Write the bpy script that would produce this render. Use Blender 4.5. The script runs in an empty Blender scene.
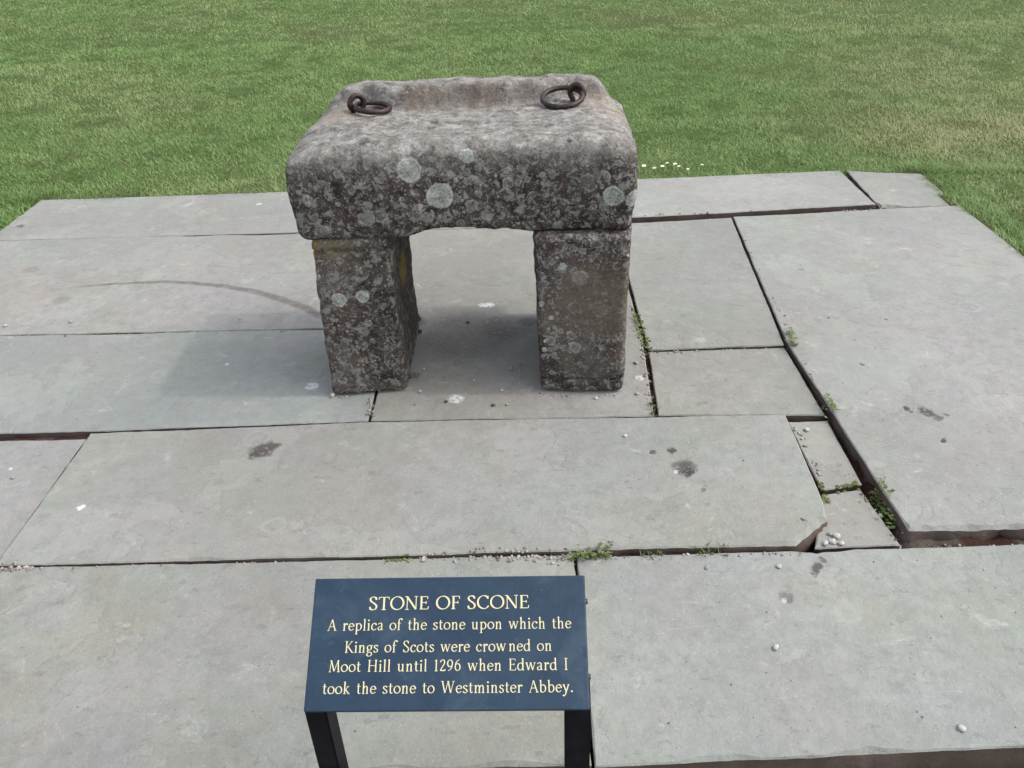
import bpy, bmesh, math, random
import numpy as np
from mathutils import Vector, Matrix, noise, geometry

random.seed(7); rng = np.random.default_rng(7)
S = bpy.context.scene
COL = S.collection
R = math.radians

# ------------------------------------------------------------------ camera
F_PX, PITCH, ROLL, YAW, EYE = 850.0, R(32.12), R(-2.41), R(-1.43), 1.3
fw = Vector((math.sin(YAW)*math.cos(PITCH), math.cos(YAW)*math.cos(PITCH), -math.sin(PITCH)))
r0 = Vector((math.cos(YAW), -math.sin(YAW), 0)); u0 = r0.cross(fw)
rt = math.cos(ROLL)*r0 + math.sin(ROLL)*u0; up = -math.sin(ROLL)*r0 + math.cos(ROLL)*u0
cam = bpy.data.cameras.new('camera'); cam.sensor_width = 36; cam.lens = 36*F_PX/1024
cam.clip_start = .05; cam.clip_end = 2000
co = bpy.data.objects.new('camera', cam); COL.objects.link(co)
m = Matrix((rt, up, -fw)).transposed().to_4x4(); m.translation = (0, 0, EYE); co.matrix_world = m
S.camera = co
EYEV = Vector((0, 0, EYE))
def at(px, py, z=0.0):
    d = rt*((px-512)/F_PX) - up*((py-384)/F_PX) + fw
    return EYEV + d*((z-EYE)/d.z)
def aty(px, py, y):
    d = rt*((px-512)/F_PX) - up*((py-384)/F_PX) + fw
    return EYEV + d*(y/d.y)

# ------------------------------------------------------------------ light
SUN_EL, SUN_AZ = R(53), R(1.5)          # sun to the right of the picture, a touch behind the viewer
W = bpy.data.worlds.new('World'); S.world = W; W.use_nodes = True
wn = W.node_tree; bg = wn.nodes['Background']
sky = wn.nodes.new('ShaderNodeTexSky'); sky.sky_type = 'NISHITA'; sky.sun_disc = False
sky.sun_elevation = SUN_EL; sky.sun_rotation = R(91.5); sky.dust_density = 3.0; sky.ozone_density = 1.0; sky.air_density = 1.0
veil = wn.nodes.new('ShaderNodeHueSaturation'); veil.inputs['Saturation'].default_value = .38     # thin white cloud over the blue
wn.links.new(sky.outputs[0], veil.inputs['Color']); wn.links.new(veil.outputs[0], bg.inputs[0]); bg.inputs[1].default_value = .15
sl = bpy.data.lights.new('sun', 'SUN'); sl.energy = .5; sl.angle = R(1.8); sl.color = (1, .96, .88)
so = bpy.data.objects.new('sun', sl); COL.objects.link(so)
sd = Vector((math.cos(SUN_EL)*math.cos(SUN_AZ), -math.cos(SUN_EL)*math.sin(SUN_AZ), math.sin(SUN_EL)))
so.rotation_euler = sd.to_track_quat('Z', 'Y').to_euler(); so.location = (4, 0, 6)
S.view_settings.view_transform = 'Standard'; S.view_settings.look = 'None'
S.view_settings.exposure = 1.25; S.view_settings.gamma = 1.0

# ------------------------------------------------------------------ node helpers
class G:
    """small wrapper that grows a material's node tree"""
    def __init__(s, name, rough=.8, spec=.3):
        s.m = bpy.data.materials.new(name); s.m.use_nodes = True; s.t = s.m.node_tree
        s.b = s.t.nodes['Principled BSDF']; s.b.inputs['Roughness'].default_value = rough
        s.b.inputs['Specular IOR Level'].default_value = spec
        s.P = s.new('ShaderNodeTexCoord').outputs['Object']
    def new(s, t): return s.t.nodes.new(t)
    def put(s, sock, v):
        if isinstance(v, bpy.types.NodeSocket): s.t.links.new(v, sock)
        elif sock.type == 'RGBA' and len(v) == 3: sock.default_value = (*v, 1)
        else: sock.default_value = v
    def math(s, op, a, b=0.0, c=0.0, clamp=False):
        n = s.new('ShaderNodeMath'); n.operation = op; n.use_clamp = clamp
        s.put(n.inputs[0], a); s.put(n.inputs[1], b); s.put(n.inputs[2], c); return n.outputs[0]
    def vmath(s, op, a, b=(0, 0, 0), out=0):
        n = s.new('ShaderNodeVectorMath'); n.operation = op; s.put(n.inputs[0], a)
        if op == 'SCALE': s.put(n.inputs['Scale'], b)
        else: s.put(n.inputs[1], b)
        return n.outputs[out]
    def noise(s, scale, detail=4, rough=.5, vec=None, dist=0.0, col=False):
        n = s.new('ShaderNodeTexNoise'); s.put(n.inputs['Vector'], vec or s.P)
        n.inputs['Scale'].default_value = scale; n.inputs['Detail'].default_value = detail
        n.inputs['Roughness'].default_value = rough; n.inputs['Distortion'].default_value = dist
        return n.outputs[1 if col else 0]
    def vor(s, scale, vec=None, feature='F1'):
        n = s.new('ShaderNodeTexVoronoi'); n.feature = feature; s.put(n.inputs['Vector'], vec or s.P)
        n.inputs['Scale'].default_value = scale; return n
    def ss(s, v, a, b):
        """smoothstep of v from a (0) to b (1)"""
        n = s.new('ShaderNodeMapRange'); n.interpolation_type = 'SMOOTHSTEP'
        s.put(n.inputs[0], v); s.put(n.inputs[1], a); s.put(n.inputs[2], b); n.inputs[3].default_value = 0; n.inputs[4].default_value = 1
        return n.outputs[0]
    def mix(s, f, a, b, mode='MIX'):
        n = s.new('ShaderNodeMix'); n.data_type = 'RGBA'; n.blend_type = mode
        s.put(n.inputs[0], f); s.put(n.inputs[6], a); s.put(n.inputs[7], b); return n.outputs[2]
    def warp(s, amt, scale, detail=3, vec=None):
        c = s.noise(scale, detail, vec=vec, col=True)
        c = s.vmath('SUBTRACT', c, (.5, .5, .5)); c = s.vmath('SCALE', c, amt)
        return s.vmath('ADD', vec or s.P, c)
    def bump(s, h, strength=.5, dist=.01, prev=None):
        n = s.new('ShaderNodeBump'); n.inputs['Strength'].default_value = strength; n.inputs['Distance'].default_value = dist
        s.put(n.inputs['Height'], h)
        if prev: s.put(n.inputs['Normal'], prev)
        return n.outputs[0]
    def color(s, c): s.put(s.b.inputs['Base Color'], c)
    def normal(s, n): s.put(s.b.inputs['Normal'], n)
    def nz(s):
        g = s.new('ShaderNodeNewGeometry'); x = s.new('ShaderNodeSeparateXYZ'); s.put(x.inputs[0], g.outputs['Normal']); return x.outputs
    def xyz(s, v=None):
        x = s.new('ShaderNodeSeparateXYZ'); s.put(x.inputs[0], v or s.P); return x.outputs
    def spot(s, c, r, vec, soft=.25, flat=False):
        if flat: vec = s.vmath('MULTIPLY', vec, (1, 1, 0)); c = (c[0], c[1], 0)
        d = s.vmath('DISTANCE', vec, c, out=1)
        return s.ss(d, r*(1+soft), r*(1-soft))

def link(name, mesh, mat=None, parent=None, loc=None, smooth=False):
    if mat: mesh.materials.append(mat)
    o = bpy.data.objects.new(name, mesh); COL.objects.link(o)
    if loc is not None: o.location = loc
    if parent: o.parent = parent
    if smooth: mesh.polygons.foreach_set('use_smooth', [True]*len(mesh.polygons))
    return o
def tag(o, label=None, cat=None, group=None, kind=None):
    if label: o['label'] = label
    if cat: o['category'] = cat
    if group: o['group'] = group
    if kind: o['kind'] = kind
    return o
def bm_mesh(name, bm):
    me = bpy.data.meshes.new(name); bm.to_mesh(me); bm.free(); return me
def fbm(p, o=3): return noise.fractal(p, 1.0, 2.0, o)
def sstep(a, b, x):
    t = min(1, max(0, (x-a)/(b-a))); return t*t*(3-2*t)

# ------------------------------------------------------------------ ground, path, soil
X0, X1, Y0, Y1 = -2.25, 1.785, .87, 3.80           # the paved platform
def lawn_z(x, y): return -.17 + .158*sstep(.5, 1.7, y) + .012*noise.noise(Vector((x*.9, y*.9, 3)))
def make_ground():
    def axis(a, b, far):
        v = [-far, -90, -40, -20, -12] + list(np.arange(-9, a-.2, .3)) + [a-.12, a-.03, a+.03, a+.031]
        v += list(np.arange(a+.35, b-.2, .3)) + [b-.031, b-.03, b+.03, b+.12] + list(np.arange(b+.3, 13, .3)) + [16, 22, 40, 90, far]
        return sorted(set(v))
    xs, ys = axis(X0, X1, 600), axis(Y0, Y1, 600)
    V = []; Fc = []
    for y in ys:
        for x in xs:
            inside = X0+.0305 < x < X1-.0305 and Y0+.0305 < y < Y1-.0305
            V.append((x, y, -.4 if inside else lawn_z(x, y)))
    n = len(xs)
    for j in range(len(ys)-1):
        for i in range(n-1): Fc.append((j*n+i, j*n+i+1, (j+1)*n+i+1, (j+1)*n+i))
    me = bpy.data.meshes.new('ground'); me.from_pydata(V, [], Fc)
    g = G('lawn_soil', .95, .1)
    a = g.noise(.7, 4); b = g.noise(9, 5, .7)
    c = g.mix(g.ss(b, .35, .65), (.080, .110, .035), (.050, .080, .024)); c = g.mix(g.ss(a, .45, .7), c, (.075, .08, .032))
    g.color(c); g.normal(g.bump(g.noise(60, 4), .8, .02))
    tag(link('ground', me, g.m), kind='structure')
make_ground()

def box_mesh(name, x0, x1, y0, y1, z0, z1):
    bm = bmesh.new(); bmesh.ops.create_cube(bm, size=1)
    for v in bm.verts: v.co = Vector((x0 if v.co.x < 0 else x1, y0 if v.co.y < 0 else y1, z0 if v.co.z < 0 else z1))
    return bm_mesh(name, bm)

def soil_mat():
    g = G('red_brown_soil', .95, .1)
    c = g.mix(g.noise(35, 6, .7), (.030, .014, .011), (.075, .040, .032)); c = g.mix(g.ss(g.noise(9, 3), .5, .62), c, (.10, .085, .07))
    g.color(c); g.normal(g.bump(g.noise(120, 5, .7), 1, .01)); return g.m
SOIL = soil_mat()
def make_soil():
    xs = np.arange(X0+.02, X1-.019, .02); ys = np.arange(Y0+.06, Y1-.019, .02)
    nx, ny = len(xs), len(ys)
    V = [(x, y, -.017-(.030 if .56 < x < .80 and 1.36 < y < 1.88 else 0)+.009*noise.noise(Vector((x*14, y*14, 0)))+.006*noise.noise(Vector((x*50, y*50, 5)))) for y in ys for x in xs]
    Fc = [(j*nx+i, j*nx+i+1, (j+1)*nx+i+1, (j+1)*nx+i) for j in range(ny-1) for i in range(nx-1)]
    # skirt down to the ground
    k = len(V)
    ring = [i for i in range(nx)] + [j*nx+nx-1 for j in range(1, ny)] + [(ny-1)*nx+i for i in range(nx-2, -1, -1)] + [j*nx for j in range(ny-2, 0, -1)]
    V += [(V[i][0], V[i][1], -.3) for i in ring]
    for q in range(len(ring)):
        w = (q+1) % len(ring); Fc.append((ring[w], ring[q], k+q, k+w))
    me = bpy.data.meshes.new('bedding_soil'); me.from_pydata(V, [], Fc)
    tag(link('bedding_soil', me, SOIL, smooth=True), kind='structure')
make_soil()

def make_path():
    xs = np.linspace(-6, 6, 61); ys = np.linspace(-4, Y0-.02, 25)
    V = [(x, y, -.150+.006*noise.noise(Vector((x*3, y*3, 9)))) for y in ys for x in xs]
    Fc = [(j*61+i, j*61+i+1, (j+1)*61+i+1, (j+1)*61+i) for j in range(24) for i in range(60)]
    me = bpy.data.meshes.new('path'); me.from_pydata(V, [], Fc)
    g = G('trodden_gravel', .95, .1)
    v = g.vor(90); c = g.mix(v.outputs['Color'], (.16, .14, .12), (.34, .31, .27)); g.color(g.mix(g.ss(g.noise(6, 4), .4, .65), c, (.12, .09, .07)))
    g.normal(g.bump(v.outputs['Distance'], .8, .01))
    tag(link('path', me, g.m), kind='structure')
make_path()

# ------------------------------------------------------------------ flagstones
def slab_mat(name, base, seed, tan=0.0, spots=(), drops=(), arc=None, streak=.5):
    g = G('flagstone_'+name, .78, .25)
    off = g.vmath('ADD', g.P, (seed*3.7, seed*1.3, seed*.9))
    bx = Vector((base[0]*.84, base[1]*.838, base[2]*.815))
    c = g.mix(g.ss(g.noise(1.6, 5, .6, off), .3, .7), tuple(bx*.86), tuple(bx*1.10))
    hv = g.noise(2.3, 4, .6, g.vmath('ADD', off, (11, 3, 8)), col=True)
    c = g.mix(.30, c, g.mix(1.0, c, g.vmath('MULTIPLY_ADD', hv, (.9, .7, .9)) if False else g.vmath('ADD', g.vmath('SCALE', hv, .9), (.55, .55, .55)), 'MULTIPLY'))
    # greenish and warm patches that belong to the stone
    c = g.mix(g.math('MULTIPLY', g.ss(g.noise(3.3, 6, .62, g.vmath('ADD', off, (5, 5, 5))), .5, .68), .45), c, (bx.x*.90, bx.y*.95, bx.z*.90))
    if tan: c = g.mix(g.math('MULTIPLY', g.ss(g.noise(4.2, 7, .68, g.vmath('ADD', off, (9, 2, 4)), .4), .47, .66), tan), c, (bx.x*.98, bx.y*.86, bx.z*.68))
    # mottling, grain, little chips
    c = g.mix(.75, c, g.mix(g.noise(38, 6, .72, off), tuple(bx*.66), tuple(bx*1.30)))if False else g.mix(g.math('MULTIPLY', g.ss(g.noise(24, 8, .75, off), .25, .75), .75), c, tuple(bx*.72))
    c = g.mix(g.ss(g.noise(11, 8, .75, g.vmath('ADD', off, (3, 8, 1)), .6), .58, .70), c, tuple(bx*1.22))
    c = g.mix(g.math('MULTIPLY', g.ss(g.noise(170, 3, .6, off), .60, .72), .55), c, tuple(bx*.5))
    c = g.mix(g.math('MULTIPLY', g.ss(g.noise(210, 2, .6, g.vmath('ADD', off, (1, 1, 6))), .62, .74), .5), c, tuple(bx*1.55))
    # thin flaked-off layers with a crisp rim, and grubby worn patches
    fl = g.noise(2.6, 9, .62, g.vmath('ADD', off, (21, 4, 2)), .3)
    flake = g.ss(fl, .545, .560)
    c = g.mix(g.math('MULTIPLY', flake, .15), c, tuple(bx*1.28))
    c = g.mix(g.math('MULTIPLY', g.ss(g.math('ABSOLUTE', g.math('SUBTRACT', fl, .548)), .007, .0), .16), c, tuple(bx*.55))
    gr = g.math('MULTIPLY', g.ss(g.noise(5.5, 8, .72, g.vmath('ADD', off, (2, 17, 9)), .5), .50, .66), g.ss(g.noise(60, 5, .7, off), .35, .65))
    c = g.mix(g.math('MULTIPLY', gr, .38), c, (bx.x*.62, bx.y*.60, bx.z*.55))
    pit = g.ss(g.noise(1.0, 6, .68, g.vmath('MULTIPLY', g.vmath('ADD', off, (6, 6, 2)), (22, 40, 22))), .60, .68)
    c = g.mix(g.math('MULTIPLY', pit, .30), c, tuple(bx*.55))
    # pale lichen rosettes, sparse
    w = g.warp(.02, 30, 3, off); v = g.vor(5.5, w); vx = g.new('ShaderNodeSeparateColor'); g.put(vx.inputs[0], v.outputs['Color'])
    rad = g.math('MULTIPLY_ADD', vx.outputs[0], .16, .05)
    ring = g.ss(g.math('ABSOLUTE', g.math('SUBTRACT', v.outputs['Distance'], rad)), .05, .0)
    c = g.mix(g.math('MULTIPLY', g.math('MULTIPLY', ring, g.ss(vx.outputs[1], .62, .66)), .22), c, tuple(bx*1.35))
    # thin pale scratches
    st = g.vmath('MULTIPLY', g.warp(.03, 5, 2, off), (9, 60, 1)); sn = g.noise(1.3, 2, .5, st)
    c = g.mix(g.math('MULTIPLY', g.ss(sn, .70, .78), streak*.35), c, tuple(bx*1.4))
    h = g.math('ADD', g.math('MULTIPLY', g.noise(7, 8, .7, off), .9), g.math('MULTIPLY', g.noise(55, 6, .7, off), .30))
    h = g.math('SUBTRACT', g.math('SUBTRACT', h, g.math('MULTIPLY', flake, .10)), g.math('MULTIPLY', pit, .12))
    wp = g.warp(.045, 28, 5)
    wp2 = g.warp(.020, 70, 4)
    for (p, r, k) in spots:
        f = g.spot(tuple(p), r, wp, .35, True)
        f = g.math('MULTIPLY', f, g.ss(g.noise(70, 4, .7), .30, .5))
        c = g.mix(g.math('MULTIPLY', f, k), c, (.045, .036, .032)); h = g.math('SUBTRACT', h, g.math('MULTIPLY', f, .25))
    for (p, r, k) in drops:
        f = g.math('MULTIPLY', g.spot(tuple(p), r, wp2, .25, True), g.ss(g.noise(110, 5, .7), .36, .56))
        c = g.mix(g.math('MULTIPLY', f, k), c, (.60, .61, .60))
    if arc:
        (ax, ay), rr, a0, a1 = arc
        x, y, z = g.xyz(g.warp(.018, 25, 4)); dx = g.math('SUBTRACT', x, ax); dy = g.math('SUBTRACT', y, ay)
        d = g.math('SQRT', g.math('ADD', g.math('MULTIPLY', dx, dx), g.math('MULTIPLY', dy, dy)))
        ang = g.math('ARCTAN2', dy, dx)
        wide = g.math('MULTIPLY_ADD', g.ss(ang, a1, a0), .014, .012)
        f = g.ss(g.math('ABSOLUTE', g.math('SUBTRACT', d, rr)), wide, g.math('MULTIPLY', wide, .35))
        f = g.math('MULTIPLY', f, g.math('MULTIPLY', g.ss(ang, a1+.03, a1-.16), g.ss(ang, a0-.05, a0)))
        f = g.math('MULTIPLY', f, g.math('MULTIPLY_ADD', g.ss(g.noise(40, 3), .3, .6), .4, .6))
        c = g.mix(g.math('MULTIPLY', f, .85), c, (.115, .102, .088))
        h = g.math('SUBTRACT', h, g.math('MULTIPLY', f, .10))
    # broken sides are earth stained
    n = g.nz()
    side = g.ss(n[2], .72, .35)
    c = g.mix(g.math('MULTIPLY', side, .9), c, g.mix(g.noise(30, 5, .7), (.045, .026, .021), (.11, .078, .062)))
    g.color(c); g.normal(g.bump(h, .55, .014)); return g.m

def resample(poly, step):
    out = []
    for i in range(len(poly)):
        a = Vector(poly[i]); b = Vector(poly[(i+1) % len(poly)]); n = max(1, int((b-a).length/step))
        for k in range(n): out.append(a + (b-a)*(k/n))
    return out
def slab(label, poly, gaps, zs, mat, rough=.0022, craggy=0, thick=.075, chips=(), seed=0, name='paving_slab', grid=.035, wave=.0035, origin=None):
    """poly counter-clockwise in world x,y; gaps: how far each edge (i -> i+1) steps back from the joint line; zs: height at each corner"""
    n = len(poly); P = [Vector(p) for p in poly]
    off = []
    for i in range(n):
        d = (P[(i+1) % n]-P[i]).normalized(); nn = Vector((-d.y, d.x)); off.append((P[i]+nn*gaps[i], d))
    Q = []
    for i in range(n):
        (a, d), (b, e) = off[i-1], off[i]
        cr = d.x*e.y-d.y*e.x
        if abs(cr) < 1e-4: Q.append(b.copy())
        else:
            t = ((b.x-a.x)*e.y-(b.y-a.y)*e.x)/cr; Q.append(a+d*t)
    A = np.array([[p.x, p.y, 1] for p in P]); sol = np.linalg.lstsq(A, np.array(zs), rcond=None)[0]
    zf = lambda x, y: sol[0]*x+sol[1]*y+sol[2]
    pts = resample(Q, .014); N = len(pts)
    nor = []
    for i in range(N):
        d = (pts[(i+1) % N]-pts[i-1]).normalized(); nor.append(Vector((-d.y, d.x)))
    def rg(i, k, amp, fr):
        p = pts[i]; return amp*(noise.noise(Vector((p.x*fr, p.y*fr, seed*7.1+k)))+.6*noise.noise(Vector((p.x*fr*3, p.y*fr*3, seed*3.3+k))))
    def chip(p):
        v = 0
        for (cx, cy, r, dep) in chips:
            q = math.hypot(p.x-cx, p.y-cy)/r
            if q < 1: v += dep*(1-q*q)*(.7+.6*noise.noise(Vector((p.x*60, p.y*60, seed))))
        return max(v, 0)
    crag = lambda i: craggy if pts[i].y < 1.43 and pts[i].x > .05 else 0
    outer = [pts[i]+nor[i]*(abs(rg(i, 0, rough, 9))+chip(pts[i])*.5) for i in range(N)]
    inner = [pts[i]+nor[i]*(abs(rg(i, 0, rough, 9))+.0022+abs(rg(i, 4, .0025, 22))+chip(pts[i])+crag(i)*abs(rg(i, 9, .010, 34))) for i in range(N)]
    low = [pts[i]+nor[i]*(.003+rg(i, 8, .003, 15)) for i in range(N)]
    # top: constrained triangulation with inner points
    xs = [p.x for p in inner]; ys = [p.y for p in inner]
    def inside(x, y):
        c = False; j = n-1
        for i in range(n):
            if (Q[i].y > y) != (Q[j].y > y) and x < (Q[j].x-Q[i].x)*(y-Q[i].y)/(Q[j].y-Q[i].y)+Q[i].x: c = not c
            j = i
        return c
    def edged(x, y):
        for i in range(n):
            a, b = Q[i], Q[(i+1) % n]; d = (b-a); L = d.length; d = d/L; w = Vector((x, y))-a; t = min(L, max(0, w.dot(d)))
            if (w-d*t).length < .028: return True
        for (cx, cy, r, dep) in chips:
            if math.hypot(x-cx, y-cy) < r+.01: return True
        return False
    pins = []
    for y in np.arange(min(ys), max(ys), grid):
        for x in np.arange(min(xs), max(xs), grid):
            xx, yy = x+random.uniform(-.3, .3)*grid, y+random.uniform(-.3, .3)*grid
            if inside(xx, yy) and not edged(xx, yy): pins.append(Vector((xx, yy)))
    vin = list(inner)+pins
    rv, re, rf, *_ = geometry.delaunay_2d_cdt(vin, [(i, (i+1) % N) for i in range(N)], [], 1, 1e-6)
    bm = bmesh.new()
    def top(x, y):
        return zf(x, y)+wave*(noise.noise(Vector((x*2.2, y*2.2, seed*5.3)))+.5*noise.noise(Vector((x*7, y*7, seed*2.7))))
    T = [bm.verts.new((v.x, v.y, top(v.x, v.y))) for v in rv]
    for f in rf:
        try: bm.faces.new([T[i] for i in f])
        except ValueError: pass
    bm.edges.ensure_lookup_table()
    bnd = [e for e in bm.edges if len(e.link_faces) == 1]
    # walk: boundary verts are inner points in order (cdt keeps input order for the first N)
    O = [bm.verts.new((outer[i].x, outer[i].y, top(outer[i].x, outer[i].y)-.0022-.003*abs(noise.noise(Vector((outer[i].x*30, outer[i].y*30, seed))))-.5*chip(pts[i])-crag(i)*abs(rg(i, 11, .007, 40)))) for i in range(N)]
    B = [bm.verts.new((low[i].x, low[i].y, top(low[i].x, low[i].y)-thick)) for i in range(N)]
    Mi = [bm.verts.new((low[i].x+nor[i].x*rg(i, 3, .006+.018*crag(i), 20), low[i].y+nor[i].y*rg(i, 3, .006+.018*crag(i), 20), top(low[i].x, low[i].y)-.03*(1+.4*rg(i, 5, 1, 12)))) for i in range(N)]
    for i in range(N):
        j = (i+1) % N
        for a, b in ((T, O), (O, Mi), (Mi, B)):
            try: bm.faces.new((a[i], b[i], b[j], a[j]))
            except ValueError: pass
    try: bm.faces.new(list(reversed(B)))
    except ValueError: pass
    bmesh.ops.recalc_face_normals(bm, faces=bm.faces)
    for ring in (T[:N], O):
        for i in range(N):
            e = bm.edges.get((ring[i], ring[(i+1) % N]))
            if e: e.smooth = False
    o = link(name, bm_mesh(name, bm), mat, smooth=True)
    return tag(o, label, 'paving slab', 'sandstone slabs of the platform')

GREY = (.300, .300, .280)
def sp(px, py, r, k=.9): return (at(px, py, .016 if px > 730 and py < 500 else .008 if 400 < py < 540 and px > 500 else 0), r, k)
def circ(p, q, s):
    A = np.array([[2*(q.x-p.x), 2*(q.y-p.y)], [2*(s.x-p.x), 2*(s.y-p.y)]])
    b = np.array([q.x**2-p.x**2+q.y**2-p.y**2, s.x**2-p.x**2+s.y**2-p.y**2]); c = np.linalg.solve(A, b)
    return tuple(c), math.hypot(p.x-c[0], p.y-c[1])
pa, pb, pc = at(66, 288), at(200, 284), at(318, 314)
cc, cr = circ(pa, pb, pc)
arc = (cc, cr, math.atan2(pc.y-cc[1], pc.x-cc[0]), math.atan2(pa.y-cc[1], pa.x-cc[0]))

g3 = .003
slab('long slab along the lawn behind the stone seat, on the lichen pillar side', [(-2.25, 3.305), (-.20, 3.275), (-.20, 3.80), (-2.25, 3.80)], [.003, g3, 0, 0], [0, 0, 0, 0],
     slab_mat('rear', (.31, .31, .29), 1, drops=[sp(259, 204, .012, .8)], spots=[sp(20, 226, .02, .7)]), seed=1)
slab('pale slab at the lawn edge with a dark gap along its near side', [(-.20, 3.275), (1.45, 3.352), (1.455, 3.83), (-.20, 3.80)], [.010, .005, 0, g3], [.008, .011, .0, .0],
     slab_mat('rear_pale', (.325, .325, .305), 2), seed=2)
slab('small corner slab with a cracked near edge in the grass', [(1.455, 3.352), (1.79, 3.352), (1.795, 3.76), (1.47, 3.83)], [.016, 0, 0, .008], [-.004, -.01, 0, 0],
     slab_mat('corner', (.30, .30, .275), 3, tan=.3), rough=.007, seed=3, chips=[(1.50, 3.36, .08, .03)])
slab('wide slab marked with a dark curved arc', [(-2.25, 2.475), (-.445, 2.44), (-.51, 3.278), (-2.25, 3.305)], [.003, g3, .003, 0], [0, 0, 0, 0],
     slab_mat('arc', (.305, .302, .285), 4, tan=.15, arc=arc, spots=[sp(60, 300, .03, .25), sp(30, 270, .03, .2)]), seed=4, wave=.006)
slab('slab under the lichen pillar holding most of the cast shadow', [(-2.25, 1.885), (-1.2, 1.886), (-.44, 1.902), (-.445, 2.44), (-2.25, 2.475)], [.006, .002, g3, .004, 0], [0]*5,
     slab_mat('shade', (.295, .305, .290), 5, drops=[sp(312, 386, .020, .85), sp(227, 364, .007, .9)]), seed=5)
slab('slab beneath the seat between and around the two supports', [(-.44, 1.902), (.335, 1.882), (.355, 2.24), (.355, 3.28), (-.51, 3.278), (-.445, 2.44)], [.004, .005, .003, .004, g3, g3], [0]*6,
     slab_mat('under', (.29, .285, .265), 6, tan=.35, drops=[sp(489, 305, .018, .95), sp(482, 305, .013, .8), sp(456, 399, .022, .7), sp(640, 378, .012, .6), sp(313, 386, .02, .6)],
              spots=[sp(465, 336, .15, .45), sp(508, 328, .08, .40), sp(415, 322, .035, .45), sp(528, 322, .03, .4), sp(412, 375, .02, .5)]), seed=6)  # broad spots mix brown dirt with painted shade under the block
slab('squarish slab just beyond the mossy joint beside the seat', [(.355, 2.24), (.778, 2.246), (.845, 3.31), (.355, 3.28)], [.004, .003, .010, .006], [0, -.002, 0, 0],
     slab_mat('square', (.29, .295, .275), 7, tan=.2, spots=[sp(735, 262, .03, .08)]), seed=7)
slab('short slab with a dark bottom gap between mossy joint and raised slab', [(.335, 1.882), (.79, 1.868), (.778, 2.246), (.355, 2.24)], [.010, .004, .004, .007], [-.002, -.006, -.004, -.002],
     slab_mat('short', (.29, .29, .265), 8, tan=.25), seed=8)
slab('largest raised slab with a dark undercut edge and brown stains', [(.812, 1.396), (1.785, 1.387), (1.785, 3.36), (.845, 3.31), (.776, 2.246), (.79, 1.868)], [.006, 0, .004, .004, .005, .004], [.017, .015, .0, .0, .008, .012],
     slab_mat('large', (.315, .315, .298), 9, spots=[sp(926, 411, .022, .85), sp(909, 408, .010, .9), sp(938, 417, .014, .7), sp(948, 413, .008, .7), sp(946, 440, .007, .9), sp(888, 317, .006, .8), sp(800, 266, .010, .4), sp(828, 316, .006, .8), sp(862, 363, .006, .7)]),
     seed=9, rough=.003, craggy=.9, chips=[(.86, 1.40, .06, .014), (.95, 1.40, .07, .014), (1.05, 1.40, .06, .012), (1.15, 1.40, .07, .013), (1.3, 1.4, .09, .015)], thick=.09)
slab('narrow end slab cut off by a slanting joint at the picture edge', [(-2.25, 1.375), (-1.2, 1.375), (-1.2, 1.873), (-2.25, 1.885)], [.007, .003, .010, 0], [-.006, -.006, -.006, -.006],
     slab_mat('end', (.30, .305, .29), 10, drops=[sp(8, 467, .006, .7)]), seed=10)
slab('long front slab with two feathery dark stains before the seat', [(-1.2, 1.376), (-.12, 1.3735), (.58, 1.366), (.668, 1.44), (.678, 1.868), (-.44, 1.899), (-1.2, 1.883)], [.001, .004, .010, .004, .002, .002, .003], [-.002, .000, .011, .013, .006, .002, 0],
     slab_mat('front', (.305, .305, .285), 11, tan=.22, spots=[sp(263, 449, .032, .85), sp(276, 445, .012, .7), sp(255, 456, .014, .6), sp(683, 467, .030, .8), sp(690, 472, .015, .9), sp(672, 450, .010, .9), sp(654, 452, .008, .8), sp(805, 520, .007, .8), sp(704, 491, .006, .5)],
              drops=[sp(81, 508, .009, .95), sp(676, 472, .007, .6)]),
     seed=11, rough=.0015, craggy=.35, chips=[(.60, 1.39, .10, .022), (.665, 1.45, .05, .015), (-.75, 1.38, .07, .010)], thick=.08)
slab('small sunken paver, farther of two, beside the raised slab', [(.678, 1.570), (.79, 1.590), (.79, 1.868), (.676, 1.868)], [.005, .003, .006, .005], [-.014, -.014, -.013, -.011],
     slab_mat('paver', (.32, .315, .295), 12, tan=.25), seed=12, thick=.04)
slab('small sunken paver, nearer of two, with pebbles at its foot', [(.60, 1.376), (.812, 1.380), (.79, 1.590), (.675, 1.570)], [.004, .012, .006, .008], [-.014, -.014, -.014, -.014],
     slab_mat('paver_near', (.335, .325, .305), 13, tan=.3, streak=1.5), seed=13, thick=.04)
slab('front edge slab behind the sign with mottled tan patches', [(-2.25, .86), (.087, .866), (.087, 1.3715), (-2.25, 1.3785)], [0, .002, 0, 0], [-.002, -.002, -.004, -.002],
     slab_mat('sign', (.285, .290, .268), 14, tan=.5, streak=1.0, drops=[sp(515, 586, .004, .4)]), seed=14, rough=.0022, thick=.17, chips=[(-.05, .87, .08, .012), (-.25, .87, .05, .01)])
slab('front edge slab over the dark step, dotted with two pale pebbles', [(.087, .864), (1.785, .915), (1.785, 1.380), (.087, 1.366)], [0, 0, .003, .003], [-.004, -.004, -.004, -.004],
     slab_mat('step', (.30, .308, .292), 15, tan=.30, streak=.8, spots=[sp(818, 566, .012, .8), sp(814, 572, .009, .6), sp(786, 597, .014, .45), sp(822, 558, .009, .7)], drops=[sp(784, 599, .006, .6)]),
     seed=15, rough=.0022, thick=.17, chips=[(.55, .876, .07, .016), (.30, .87, .07, .012), (.62, 1.37, .06, .01)])

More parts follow.
